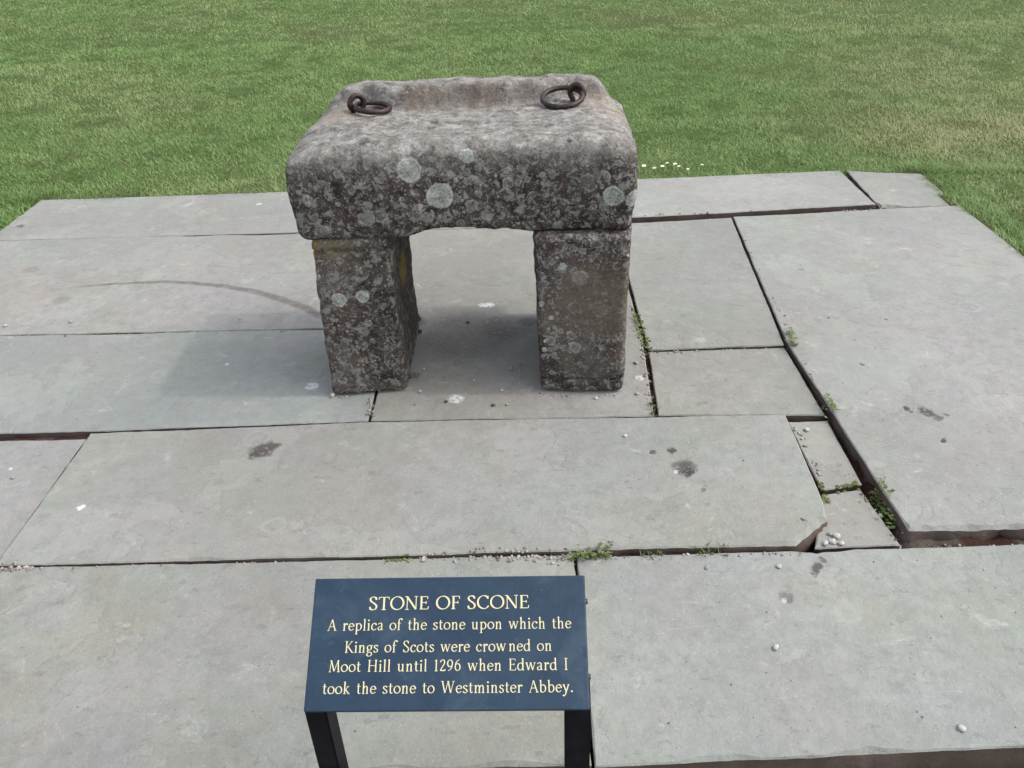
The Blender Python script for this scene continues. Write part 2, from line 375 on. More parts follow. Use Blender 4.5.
# ------------------------------------------------------------------ the stone seat
def stone_mat(name, top=True, brown=.0, discs=(), stains=(), cover=.5, seed=0):
    g = G(name, .88, .2)
    P = g.vmath('ADD', g.P, (seed*2.3, seed*1.7, seed*3.1))
    n = g.nz()
    c = g.mix(g.ss(g.noise(34, 9, .74, P), .40, .60), (.022, .016, .0145), (.078, .058, .050))
    if brown: c = g.mix(g.math('MULTIPLY', g.ss(g.noise(5, 5, .6, g.vmath('ADD', P, (4, 4, 4))), .42, .62), brown), c, (.150, .120, .098))
    h = g.noise(14, 8, .7, P)
    # smeared grey crust
    gx = g.noise(40, 10, .74, g.vmath('ADD', P, (7, 1, 3)), .5)
    f = g.ss(gx, .60-.20*cover, .635-.20*cover)
    grey = g.mix(g.noise(60, 5, .7, P), (.135, .127, .114), (.300, .293, .268))
    c = g.mix(g.math('MULTIPLY', f, .92), c, grey)
    h = g.math('MULTIPLY_ADD', f, .12, h)
    # round lichen rosettes in three sizes
    for sc, wob, pick, k in ((18, .022, .62, .65), (38, .014, .50, .7), (80, .007, .45, .75), (150, .004, .5, .6)):
        w = g.warp(wob, 2.2*sc, 3, P); v = g.vor(sc, w)
        vx = g.new('ShaderNodeSeparateColor'); g.put(vx.inputs[0], v.outputs['Color'])
        rad = g.math('MULTIPLY_ADD', vx.outputs[0], .30, .14)
        d = v.outputs['Distance']; on = g.ss(vx.outputs[1], pick, pick+.02)
        body = g.math('MULTIPLY', g.ss(d, rad, g.math('SUBTRACT', rad, .07)), on)
        rim = g.math('MULTIPLY', g.ss(g.math('ABSOLUTE', g.math('SUBTRACT', d, g.math('SUBTRACT', rad, .05))), .07, .0), on)
        body = g.math('MULTIPLY', body, g.math('MULTIPLY_ADD', g.ss(g.noise(90, 6, .75, g.vmath('ADD', P, (1, sc, 4))), .34, .56), .75, .25))
        tone = g.mix(vx.outputs[2], (.120, .113, .108), (.310, .305, .280))
        c = g.mix(g.math('MULTIPLY', body, k), c, tone)
        rim = g.math('MULTIPLY', rim, g.ss(g.noise(55, 5, .7, g.vmath('ADD', P, (sc, 2, 1))), .38, .58))
        c = g.mix(g.math('MULTIPLY', rim, .7), c, (.40, .395, .37))
        h = g.math('MULTIPLY_ADD', body, .06, h)
    sk = g.ss(g.noise(130, 6, .75, g.vmath('ADD', P, (3, 3, 9))), .56, .66)
    c = g.mix(g.math('MULTIPLY', sk, .65), c, (.40, .395, .365))
    dk = g.ss(g.noise(100, 6, .75, g.vmath('ADD', P, (8, 1, 9))), .57, .66)
    c = g.mix(g.math('MULTIPLY', dk, .6), c, (.030, .023, .023))
    if top:
        # weathered pale top, the lichen running over the upper edge
        x, y, z = g.xyz()
        tf = g.math('MAXIMUM', g.ss(n[2], .25, .70), g.math('MULTIPLY', g.ss(z, .15, .245), .75))
        tf = g.math('MULTIPLY', tf, g.ss(g.noise(20, 8, .72, g.vmath('ADD', P, (2, 6, 2)), .4), .30, .56))
        pale = g.mix(g.ss(g.noise(26, 7, .7, P), .38, .62), (.225, .212, .190), (.410, .395, .362))
        c = g.mix(g.math('MULTIPLY', tf, .88), c, pale)
        c = g.mix(g.math('MULTIPLY', g.math('MULTIPLY', g.ss(n[2], .4, .8), g.ss(g.noise(70, 4, .7, P), .56, .68)), .5), c, (.12, .11, .105))
    wp = g.warp(.010, 120, 5, g.warp(.010, 28, 3))
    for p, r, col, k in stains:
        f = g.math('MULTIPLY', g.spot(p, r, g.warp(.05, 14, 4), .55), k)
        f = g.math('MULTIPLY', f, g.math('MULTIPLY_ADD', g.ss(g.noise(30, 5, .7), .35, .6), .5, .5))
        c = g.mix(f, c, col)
    for p, r in discs:
        f = g.math('MULTIPLY', g.spot(p, r, wp, .12), g.math('MULTIPLY_ADD', g.ss(g.noise(75, 6, .75), .30, .48), .55, .45))
        inner = g.mix(g.ss(g.noise(150, 4, .7), .4, .62), (.29, .30, .27), (.44, .45, .41))
        c = g.mix(g.math('MULTIPLY', f, .93), c, inner)
        d = g.vmath('DISTANCE', wp, p, out=1)
        c = g.mix(g.math('MULTIPLY', g.ss(g.math('ABSOLUTE', g.math('SUBTRACT', d, r*.93)), r*.13, 0.0), .6), c, (.50, .51, .47))
        h = g.math('MULTIPLY_ADD', f, .10, h)
    hh = g.math('MULTIPLY_ADD', g.noise(70, 7, .75, P), .45, h)
    g.color(c); g.normal(g.bump(hh, 1.0, .015)); return g.m

def round_box(nx, ny, nz, hx, hy, hz, r):
    """rounded box centred on the origin as a bmesh with an even grid"""
    bm = bmesh.new(); idx = {}
    def vert(i, j, k):
        key = (i, j, k)
        if key not in idx:
            p = Vector(((2*i/nx-1)*hx, (2*j/ny-1)*hy, (2*k/nz-1)*hz))
            q = Vector((max(-hx+r, min(hx-r, p.x)), max(-hy+r, min(hy-r, p.y)), max(-hz+r, min(hz-r, p.z))))
            d = p-q
            idx[key] = bm.verts.new(q+d.normalized()*r if d.length > 1e-9 else p)
        return idx[key]
    for i in range(nx):
        for j in range(ny):
            for k, flip in ((0, True), (nz, False)):
                f = [vert(i, j, k), vert(i+1, j, k), vert(i+1, j+1, k), vert(i, j+1, k)]; bm.faces.new(f[::-1] if flip else f)
    for i in range(nx):
        for k in range(nz):
            for j, flip in ((0, False), (ny, True)):
                f = [vert(i, j, k), vert(i+1, j, k), vert(i+1, j, k+1), vert(i, j, k+1)]; bm.faces.new(f[::-1] if flip else f)
    for j in range(ny):
        for k in range(nz):
            for i, flip in ((0, True), (nx, False)):
                f = [vert(i, j, k), vert(i, j+1, k), vert(i, j+1, k+1), vert(i, j, k+1)]; bm.faces.new(f[::-1] if flip else f)
    return bm
def roughen(bm, amps, seed):
    bm.normal_update()
    mv = []
    for v in bm.verts:
        d = sum(a*noise.noise(Vector((v.co.x*f+seed, v.co.y*f+seed*2, v.co.z*f))) for f, a in amps); mv.append(v.normal*d)
    for v, d in zip(bm.verts, mv): v.co += d

# block: local origin under its centre, on top of the supports
BX, BY, BZ = -.152, 2.295, .463
def make_block():
    hx, hy, hz = .440, .262, .121
    bm = round_box(124, 78, 38, hx, hy, hz, .026)
    for v in bm.verts:
        x, y, z = v.co
        t = sstep(-.02, .10, z)
        # raised back ridge with sloping ends, rising from a level seat
        e0, e1 = -.405, .372
        ends = sstep(e0-.03, e0+.075, x)*(1-sstep(e1-.03, e1+.035, x))
        yy = y-.012*noise.noise(Vector((x*9, 1, 2)))
        foot = .108 + .045*sstep(.20, .29, x) + .045*sstep(-.21, -.30, x)
        ridge = .050*sstep(foot, foot+.032, yy)*ends*(1-.15*sstep(.15, .26, y))
        ridge *= 1+.10*noise.noise(Vector((x*7, y*7, 0)))
        low = -.006*sstep(.05, .10, y)*(1-sstep(.10, .13, y))*sstep(-.30, -.2, x)*(1-sstep(.2, .3, x))
        v.co.z += t*(ridge+low)
        # ends of the seat dip, more at the far corners
        v.co.z -= t*(.010*sstep(.30, .43, abs(x)) + .017*sstep(.37, .44, abs(x)) + .014*sstep(.36, .43, abs(x))*sstep(-.05, .2, y) + .009*sstep(-.20, -.26, y))
        v.co.y += .007*sstep(.02, .12, z)*sstep(-.2, -.26, y)
        # worn underside
        b = 1-sstep(-.10, 0, z)
        bot = .018*sstep(-.20, -.06, x)*(1-sstep(.10, .20, x)) + .010*noise.noise(Vector((x*8, y*5, 7))) - .006*sstep(-.1, -.16, x)*(1-sstep(-.16, -.24, x))
        v.co.z += b*bot
        # slightly narrower foot and out-of-square plan
        v.co.x *= 1-.014*b*abs(x)/hx
        v.co.x += .010*(y/hy)*sstep(0, .4, x)
        v.co.y += b*.006 + .010*noise.noise(Vector((x*3, 0, z*4)))*(1 if y < 0 else 0)
    roughen(bm, ((5, .0032), (13, .0035), (34, .0030), (80, .0018)), 4)
    for v in bm.verts: v.co.z += hz+.003
    loc = Vector((BX, BY, BZ))
    def fr(px, py, r): p = aty(px, py, 2.036)-loc; return (tuple(p), r)
    discs = [fr(409, 170, .029), fr(440, 195.5, .033), fr(613.5, 196, .027), fr(634, 199, .022), fr(466, 156, .019), fr(421, 206, .008)]
    stains = [((-.375, .045, .22), .085, (.33, .27, .21), .55), ((.375, .10, .22), .085, (.33, .27, .21), .55), ((.40, -.02, .215), .05, (.32, .26, .21), .4),
              ((-.12, .125, .255), .055, (.16, .125, .095), .75), ((.05, .125, .255), .055, (.16, .12, .10), .7), ((-.02, .125, .255), .05, (.15, .12, .10), .6), ((.16, .13, .255), .045, (.15, .12, .10), .6)]
    mat = stone_mat('lichened_sandstone', True, .15, discs, stains, .44, 1)
    o = link('stone_block', bm_mesh('stone_block', bm), mat, loc=loc, smooth=True)
    return tag(o, 'lichen-spotted rough stone block with two iron rings, resting on two upright supports', 'stone block')
BLOCK = make_block()
def seat_z(x, y):
    """height of the block's top at a local x, y"""
    bpy.context.view_layer.update()
    dg = bpy.context.evaluated_depsgraph_get()
    ok, p, n, i = BLOCK.ray_cast(Vector((x, y, 1)), Vector((0, 0, -1)))
    return p.z

def tube(name, pts, rad, mat, parent, closed=False, seg=12, loc=None, taper=None, lump=0.0):
    bm = bmesh.new(); n = len(pts); rings = []
    prev = None
    for i, p in enumerate(pts):
        a = pts[i-1] if (i or closed) else p; b = pts[(i+1) % n] if (i < n-1 or closed) else p
        t = (b-a).normalized()
        if prev is None: u = t.orthogonal().normalized()
        else: u = (prev-t*prev.dot(t)).normalized()
        prev = u; w = t.cross(u)
        rr = rad*(taper[i] if taper else 1)*(1+lump*noise.noise(Vector(p)*120))
        rings.append([bm.verts.new(p+(u*math.cos(2*math.pi*k/seg)+w*math.sin(2*math.pi*k/seg))*rr) for k in range(seg)])
    for i in range(n if closed else n-1):
        A, B = rings[i], rings[(i+1) % n]
        sh = 0
        if closed and i == n-1: sh = min(range(seg), key=lambda s: (A[0].co-B[s].co).length)
        for k in range(seg): bm.faces.new((A[k], A[(k+1) % seg], B[(k+1+sh) % seg], B[(k+sh) % seg]))
    if not closed: bm.faces.new(rings[0][::-1]); bm.faces.new(rings[-1])
    bmesh.ops.recalc_face_normals(bm, faces=bm.faces)
    return link(name, bm_mesh(name, bm), mat, parent, loc, True)

def iron_mat():
    g = G('dark_rusted_iron', .5, .5)
    r = g.ss(g.noise(90, 6, .7), .42, .62)
    g.color(g.mix(r, (.022, .014, .014), (.064, .036, .031))); g.put(g.b.inputs['Metallic'], .55)
    g.put(g.b.inputs['Roughness'], g.math('MULTIPLY_ADD', r, .25, .38)); g.normal(g.bump(g.noise(220, 5, .7), .35, .002)); return g.m
IRON = iron_mat()
def ring_set(eye_px, ring_c, ring_r, tilt, spin, eye_turn, lift=0.0):
    """staple sunk in the stone with a loose ring through it"""
    ex, ey = eye_px
    z = seat_z(ex, ey)
    pts = []
    for k in range(23):
        a = math.pi*(1.28-1.56*k/22)
        pts.append(Vector((.0205*math.cos(a), 0, .0225+.0205*math.sin(a))))
    pts = [pts[0]+Vector((.004, 0, -.03))]+pts+[pts[-1]+Vector((-.004, 0, -.03))]
    rot = Matrix.Rotation(eye_turn, 3, 'Z')
    tube('staple', [rot @ p+Vector((ex, ey, z)) for p in pts], .0078, IRON, BLOCK, lump=.15)
    cx, cy, cz = ring_c
    M = Matrix.Rotation(lift, 3, 'X') @ Matrix.Rotation(spin, 3, 'Z') @ Matrix.Rotation(tilt, 3, 'Y')
    pts = [M @ Vector((ring_r*math.cos(2*math.pi*k/48), ring_r*math.sin(2*math.pi*k/48), 0))+Vector((cx, cy, cz)) for k in range(48)]
    tube('iron_ring', pts, .0070, IRON, BLOCK, True, lump=.12)
zl = seat_z(-.256, .06); zr = seat_z(.262, .05)
ring_set((-.298, .075), (-.256, .070, zl+.0145), .047, R(6), R(-8), R(35))
ring_set((.303, .098), (.262, .070, zr+.0195), .054, R(-3), R(12), R(-28), R(13))

# supports
YEL = (.26, .17, .025)
def support(label, plan, h, loc, mat, seed, grooves=(), bulge=.004):
    """plan: four x,y corners (front-left, front-right, rear-right, rear-left) at the foot, the same for the head"""
    bm = round_box(44, 52, 74, .5, .5, .5, .001)
    bm.free(); bm = bmesh.new()
    foot, head = plan
    w = .22; bm = round_box(44, 60, 84, .11, .175, h/2, .016)
    for v in bm.verts:
        u, t, k = v.co.x/.22+.5, v.co.y/.35+.5, v.co.z/h+.5
        def bil(c): a = Vector(c[0]).lerp(Vector(c[1]), u); b = Vector(c[3]).lerp(Vector(c[2]), u); return a.lerp(b, t)
        p = bil(foot).lerp(bil(head), k)
        z = k*h
        c = Vector((sum(q[0] for q in foot)/4, sum(q[1] for q in foot)/4))
        s = 0
        for gz, wd, dp in grooves: s += dp*math.exp(-((z-gz-.004*noise.noise(Vector((u*6, t*6, gz*9))))/wd)**2)
        p = p+(c-p).normalized()*s if s else p
        v.co = Vector((p.x, p.y, z))
    roughen(bm, ((6, .0045), (16, .0032), (40, .0025), (90, .0014)), seed)
    for v in bm.verts: v.co.x -= loc[0]; v.co.y -= loc[1]
    bmesh.ops.recalc_face_normals(bm, faces=bm.faces)
    o = link('stone_support', bm_mesh('stone_support', bm), mat, loc=loc, smooth=True)
    return tag(o, label, 'stone support', 'upright supports of the stone seat')
def lf(px, py, loc, r, y=2.03): p = aty(px, py, y)-Vector(loc); return (tuple(p), r)
L1 = (-.458, 2.20, .002); L2 = (.155, 2.18, .002)
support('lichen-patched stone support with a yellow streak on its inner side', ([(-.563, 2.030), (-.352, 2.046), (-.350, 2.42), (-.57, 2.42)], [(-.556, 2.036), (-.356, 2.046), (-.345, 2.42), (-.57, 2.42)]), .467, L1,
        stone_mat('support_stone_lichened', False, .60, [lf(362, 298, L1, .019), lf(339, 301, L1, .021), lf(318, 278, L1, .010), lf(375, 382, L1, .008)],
                  [((-.108, -.165, .452), .028, YEL, .6), ((.115, .12, .22), .24, (.034, .029, .026), .85), ((.105, .02, .30), .050, (.30, .21, .04), .75), ((-.03, -.165, .452), .04, (.15, .13, .05), .6)], .42, 2), 11, [(.435, .005, .010)])  # broad dark patch: lichen-free inner side, its shade deepened in the colour
support('brown stone support with a cracked foot course and white splashes', ([(.028, 2.018), (.260, 2.002), (.315, 2.47), (.045, 2.50)], [(.018, 2.026), (.266, 2.006), (.318, 2.47), (.035, 2.50)]), .467, L2,
        stone_mat('support_stone_brown', False, .65, [lf(541, 305, L2, .009, 2.02), lf(551, 318, L2, .008, 2.02), lf(562, 267, L2, .010, 2.02), lf(545, 341, L2, .006, 2.02), lf(544, 350, L2, .008, 2.02)],
                  [(lf(600, 300, L2, .08, 2.02)[0], .10, (.135, .112, .080), .75), (lf(585, 360, L2, .08, 2.02)[0], .07, (.13, .12, .10), .6)], .34, 3), 17, [(.044, .003, .009), (.43, .012, .007)])

# ------------------------------------------------------------------ sign
SO = Vector((-.1255, .815, .3655-EYE))*.95+Vector((0, 0, EYE)); SX = Vector((.99988, -.01538, 0)); SY = Vector((.012865, .836234, .548222)); SN = SX.cross(SY)
def sign():
    root = bpy.data.objects.new('information_sign', None); COL.objects.link(root)
    base = Vector((SO.x, SO.y-.07, -.15)); root.location = base; root.empty_display_size = .1
    tag(root, 'low slanted dark blue sign with cream lettering on two black posts', 'sign')
    M = Matrix((SX, SY, SN)).transposed().to_4x4(); M.translation = SO-base
    g = G('navy_enamel', .34, .38)
    c = g.mix(g.ss(g.noise(14, 5, .6), .35, .7), (.011, .028, .052), (.016, .037, .063))
    c = g.mix(g.math('MULTIPLY', g.ss(g.noise(60, 6, .7, None, .5), .58, .72), .40), c, (.06, .085, .13))
    c = g.mix(g.math('MULTIPLY', g.ss(g.noise(9, 7, .7, None, .8), .50, .68), .30), c, (.065, .095, .125))        # dusty water marks
    c = g.mix(g.math('MULTIPLY', g.ss(g.noise(400, 2), .70, .76), .5), c, (.20, .22, .25))
    g.color(c); g.put(g.b.inputs['Roughness'], g.math('MULTIPLY_ADD', g.noise(25, 5, .6), .22, .24)); g.normal(g.bump(g.noise(300, 3), .06, .001))
    hw, hh, th = .195*.95, .0905*.95, .015
    bm = bmesh.new(); bmesh.ops.create_cube(bm, size=1)
    for v in bm.verts: v.co = Vector((v.co.x*2*hw, v.co.y*2*hh, (v.co.z-.5)*th))
    bmesh.ops.bevel(bm, geom=list(bm.edges), offset=.0022, segments=3, affect='EDGES', profile=.6)
    panel = link('panel', bm_mesh('panel', bm), g.m, root); panel.matrix_local = M
    for p in panel.data.polygons: p.use_smooth = False
    # small fixing bolts on the turned-down sides
    gb = G('dark_bolt', .45, .5); gb.color((.02, .022, .03))
    for x, y in ((hw, .052), (hw, -.045)):
        bm = bmesh.new(); bmesh.ops.create_cone(bm, cap_ends=True, segments=10, radius1=.0042, radius2=.0034, depth=.003, matrix=Matrix.Translation((x+math.copysign(.0014, x), y, -.008)) @ Matrix.Rotation(math.copysign(math.pi/2, x), 4, 'Y'))
        link('bolt', bm_mesh('bolt', bm), gb.m, panel)
    gp = G('black_post_paint', .5, .12)
    gp.color(gp.mix(gp.ss(gp.noise(40, 5), .4, .7), (.003, .003, .006), (.007, .007, .011))); gp.normal(gp.bump(gp.noise(200, 3), .08, .001))
    # square posts cut to the slope of the panel
    for x0, x1 in ((-hw-.004, -hw+.025), (hw-.032, hw+.002)):
        bm = bmesh.new()
        y0, y1 = -hh+.003, -hh+.047
        vs = []
        for (x, y) in ((x0, y0), (x1, y0), (x1, y1), (x0, y1)):
            t = M @ Vector((x, y, -th-.0005)); vs.append((Vector((t.x, t.y, t.z)), Vector((t.x, t.y, -.02))))
        tops = [bm.verts.new(a) for a, b in vs]; bots = [bm.verts.new(b) for a, b in vs]
        bm.faces.new(tops); bm.faces.new(bots[::-1])
        for i in range(4): bm.faces.new((tops[i], bots[i], bots[(i+1) % 4], tops[(i+1) % 4]))
        bmesh.ops.recalc_face_normals(bm, faces=bm.faces)
        bmesh.ops.bevel(bm, geom=list(bm.edges), offset=.002, segments=2, affect='EDGES')
        link('post', bm_mesh('post', bm), gp.m, root)
    gt = G('cream_paint', .5, .4); gt.color(gt.mix(gt.noise(120, 4), (.52, .46, .26), (.64, .58, .37)))
    lettering(panel, gt.m)
    return root

# --- hand-drawn old-style serif: strokes of a broad nib, 1.0 = capital height, .64 = x-height
XH, AS, DS = .64, 1.04, -.34
def arcp(cx, cy, rx, ry, a0, a1, n=14): return [(cx+rx*math.cos(R(a0+(a1-a0)*i/n)), cy+ry*math.sin(R(a0+(a1-a0)*i/n))) for i in range(n+1)]
def serif(x, y, w=.11): return ('s', [(x-w, y), (x+w, y)])
def flag(x, y): return ('s', [(x-.11, y-.07), (x-.02, y-.01), (x+.03, y)])
def stem(x, y0, y1): return ('t', [(x, y0), (x, y1)])
def glyphs():
    g = {}
    o = lambda cx=.31, rx=.26: ('c', arcp(cx, XH/2, rx, XH/2-.01, 100, 460, 28))
    arch = lambda x, w=.33: [('c', [(x+.03, .46), (x+.09, .57), (x+.19, .635), (x+.28, .60), (x+w, .48), (x+w, .36), (x+w, 0)])]
    g['o'] = (.62, [o()])
    g['n'] = (.68, [stem(.16, 0, XH), flag(.16, XH), serif(.16, 0), serif(.49, 0)]+arch(.16))
    g['m'] = (1.02, [stem(.16, 0, XH), flag(.16, XH), serif(.16, 0), serif(.49, 0), serif(.82, 0)]+arch(.16)+arch(.49))
    g['h'] = (.68, [stem(.16, 0, AS), flag(.16, AS), serif(.16, 0), serif(.49, 0)]+arch(.16))
    g['r'] = (.47, [stem(.16, 0, XH), flag(.16, XH), serif(.16, 0), ('c', [(.18, .44), (.25, .57), (.33, .63), (.40, .60)]), ('d', (.40, .575))])
    g['u'] = (.68, [flag(.15, XH), flag(.49, XH), stem(.49, 0, XH), serif(.53, 0, .06), ('c', [(.15, XH), (.15, .20), (.19, .06), (.28, .005), (.39, .06), (.48, .18)])])
    g['i'] = (.32, [stem(.16, 0, XH), flag(.16, XH), serif(.16, 0), ('d', (.15, .90))])
    g['l'] = (.32, [stem(.16, 0, AS), flag(.16, AS), serif(.16, 0)])
    g['t'] = (.40, [('c', [(.17, .86), (.17, .20), (.20, .06), (.28, .01), (.37, .07)]), ('s', [(.03, XH-.02), (.36, XH-.02)])])
    g['f'] = (.42, [('c', [(.17, 0), (.17, .78), (.21, .95), (.31, 1.04), (.42, 1.0)]), ('s', [(.04, XH-.02), (.36, XH-.02)]), serif(.17, 0), ('d', (.43, .965))])
    g['c'] = (.53, [('c', [(.47, .52), (.40, .60), (.31, .63), (.16, .56), (.06, .33), (.10, .14), (.22, .02), (.35, .02), (.48, .13)]), ('d', (.45, .53))])
    g['e'] = (.55, [('c', [(.08, .36), (.49, .38), (.46, .53), (.36, .62), (.26, .63), (.13, .54), (.06, .33), (.10, .13), (.23, .015), (.36, .03), (.49, .14)])])
    g['a'] = (.55, [('c', [(.08, .52), (.16, .62), (.27, .64), (.37, .58), (.39, .46), (.39, .14), (.43, .03), (.52, .05)]), ('c', [(.39, .38), (.22, .31), (.09, .22), (.08, .10), (.16, .01), (.27, .03), (.39, .15)])])
    g['s'] = (.46, [('c', [(.38, .52), (.34, .60), (.23, .635), (.11, .59), (.09, .48), (.17, .38), (.31, .29), (.39, .18), (.35, .06), (.23, .0), (.11, .03), (.06, .14)])])
    g['p'] = (.66, [stem(.16, DS, XH), flag(.16, XH), serif(.16, DS), ('c', [(.17, .48), (.26, .60), (.37, .63), (.52, .53), (.58, .32), (.52, .11), (.38, .005), (.26, .02), (.17, .10)])])
    g['b'] = (.66, [stem(.16, .02, AS), flag(.16, AS), ('c', [(.17, .48), (.26, .60), (.37, .63), (.52, .53), (.58, .32), (.52, .11), (.38, .005), (.26, .01), (.16, .07)])])
    g['d'] = (.66, [stem(.50, 0, AS), flag(.50, AS), serif(.55, 0, .06), ('c', [(.49, .52), (.41, .61), (.30, .63), (.13, .54), (.06, .31), (.11, .11), (.24, .005), (.37, .04), (.49, .16)])])
    g['k'] = (.64, [stem(.16, 0, AS), flag(.16, AS), serif(.16, 0), ('s', [(.17, .27), (.46, XH-.01)]), serif(.46, XH-.01, .09), ('t', [(.25, .34), (.53, .0)]), serif(.56, 0, .07)])
    g['w'] = (.92, [('t', [(.10, XH), (.28, 0)]), ('s', [(.28, 0), (.46, XH)]), ('t', [(.46, XH), (.64, 0)]), ('s', [(.64, 0), (.82, XH)]), serif(.10, XH, .10), serif(.46, XH, .09), serif(.82, XH, .09)])
    g['y'] = (.62, [('t', [(.11, XH), (.32, .02)]), ('c', [(.53, XH), (.32, .02), (.24, -.20), (.16, -.32), (.07, -.32)]), serif(.11, XH, .10), serif(.53, XH, .09), ('d', (.08, -.29))])
    g['g'] = (.58, [('c', arcp(.27, .42, .19, .215, 90, 450, 22)), ('c', [(.16, .22), (.10, .13), (.16, .05), (.32, .02), (.46, -.04), (.50, -.15), (.42, -.29), (.25, -.34), (.10, -.28), (.07, -.17), (.16, -.05), (.22, .03)]), ('c', [(.42, .54), (.50, .62), (.57, .61)])])
    g['.'] = (.26, [('d', (.13, .06))])
    g['S'] = (.62, [('c', [(.50, .80), (.45, .94), (.32, 1.0), (.17, .96), (.10, .82), (.16, .66), (.32, .53), (.48, .38), (.53, .22), (.46, .06), (.30, .0), (.15, .04), (.08, .20)]), ('s', [(.505, .76), (.505, .97)]), ('s', [(.085, .03), (.085, .25)])])
    g['T'] = (.76, [stem(.38, 0, .98), ('s', [(.05, .97), (.71, .97)]), ('s', [(.05, .98), (.03, .80)]), ('s', [(.71, .98), (.73, .80)]), serif(.38, 0, .15)])
    g['O'] = (.98, [('c', arcp(.49, .5, .42, .50, 100, 460, 36))])
    g['N'] = (.90, [('s', [(.15, 0), (.15, 1.0)]), ('t', [(.13, 1.0), (.75, 0)]), ('s', [(.75, 0), (.75, 1.0)]), serif(.15, 0, .12), serif(.10, 1.0, .10), serif(.75, 1.0, .12)])
    g['E'] = (.70, [stem(.18, 0, 1), ('s', [(.08, .985), (.58, .985)]), ('s', [(.18, .52), (.50, .52)]), ('s', [(.08, .015), (.62, .015)]), ('s', [(.58, 1.0), (.60, .80)]), ('s', [(.62, 0), (.66, .22)]), ('s', [(.50, .62), (.50, .42)])])
    g['F'] = (.64, [stem(.18, 0, 1), ('s', [(.08, .985), (.57, .985)]), ('s', [(.18, .50), (.48, .50)]), ('s', [(.57, 1.0), (.59, .78)]), ('s', [(.48, .61), (.48, .40)]), serif(.18, 0, .13)])
    g['C'] = (.86, [('c', [(.76, .78), (.67, .93), (.52, 1.0), (.30, .95), (.13, .75), (.08, .48), (.15, .22), (.33, .04), (.54, .0), (.70, .07), (.80, .22)]), ('s', [(.765, .74), (.765, .98)])])
    g['A'] = (.82, [('s', [(.10, 0), (.40, 1.02)]), ('t', [(.40, 1.02), (.72, 0)]), ('s', [(.21, .36), (.60, .36)]), serif(.10, 0, .10), serif(.73, 0, .12)])
    g['K'] = (.82, [stem(.18, 0, 1), serif(.18, 0, .12), serif(.18, 1, .12), ('s', [(.20, .42), (.64, .99)]), ('t', [(.31, .55), (.72, .0)]), serif(.64, 1, .11), serif(.75, 0, .10)])
    g['M'] = (1.04, [('s', [(.14, 0), (.22, 1)]), ('t', [(.22, 1), (.51, .05)]), ('s', [(.51, .05), (.82, 1)]), ('t', [(.82, 1), (.90, 0)]), serif(.14, 0, .10), serif(.90, 0, .12), serif(.19, 1, .08), serif(.85, 1, .08)])
    g['H'] = (.94, [stem(.18, 0, 1), stem(.75, 0, 1), ('s', [(.18, .52), (.75, .52)])]+[serif(x, y, .12) for x in (.18, .75) for y in (0, 1)])
    g['I'] = (.38, [stem(.19, 0, 1), serif(.19, 0, .13), serif(.19, 1, .13)])
    g['W'] = (1.24, [('t', [(.12, 1), (.36, 0)]), ('s', [(.36, 0), (.62, 1)]), ('t', [(.62, 1), (.86, 0)]), ('s', [(.86, 0), (1.10, 1)]), serif(.12, 1, .12), serif(.62, 1, .10), serif(1.10, 1, .11)])
    g['1'] = (.44, [stem(.23, 0, .98), ('s', [(.10, .86), (.23, .97)]), serif(.23, 0, .13)])
    g['2'] = (.58, [('c', [(.09, .76), (.15, .92), (.28, .98), (.42, .90), (.45, .72), (.36, .50), (.20, .24), (.08, .04)]), ('t', [(.08, .04), (.50, .04)]), ('s', [(.50, .02), (.53, .18)])])
    g['9'] = (.60, [('c', arcp(.29, .66, .21, .31, 80, 440, 24)), ('c', [(.49, .60), (.44, .32), (.32, .12), (.14, .0)])])
    g['6'] = (.60, [('c', arcp(.30, .32, .21, .31, 80, 440, 24)), ('c', [(.10, .38), (.15, .66), (.27, .86), (.45, .98)])])
    return g
GL = glyphs()
def smooth_pts(p, n=7):
    if len(p) < 3: return [Vector(p[0]).lerp(Vector(p[1]), i/4) for i in range(5)]
    if len(p) > 18: return [Vector(q) for q in p]
    P = [Vector(q) for q in p]; P = [P[0]*2-P[1]]+P+[P[-1]*2-P[-2]]; out = []
    for i in range(1, len(P)-2):
        a, b, c, d = P[i-1:i+3]
        for k in range(n):
            t = k/n; out.append(.5*((2*b)+(c-a)*t+(2*a-5*b+4*c-d)*t*t+(3*b-a-3*c+d)*t**3))
    out.append(P[-2]); return out
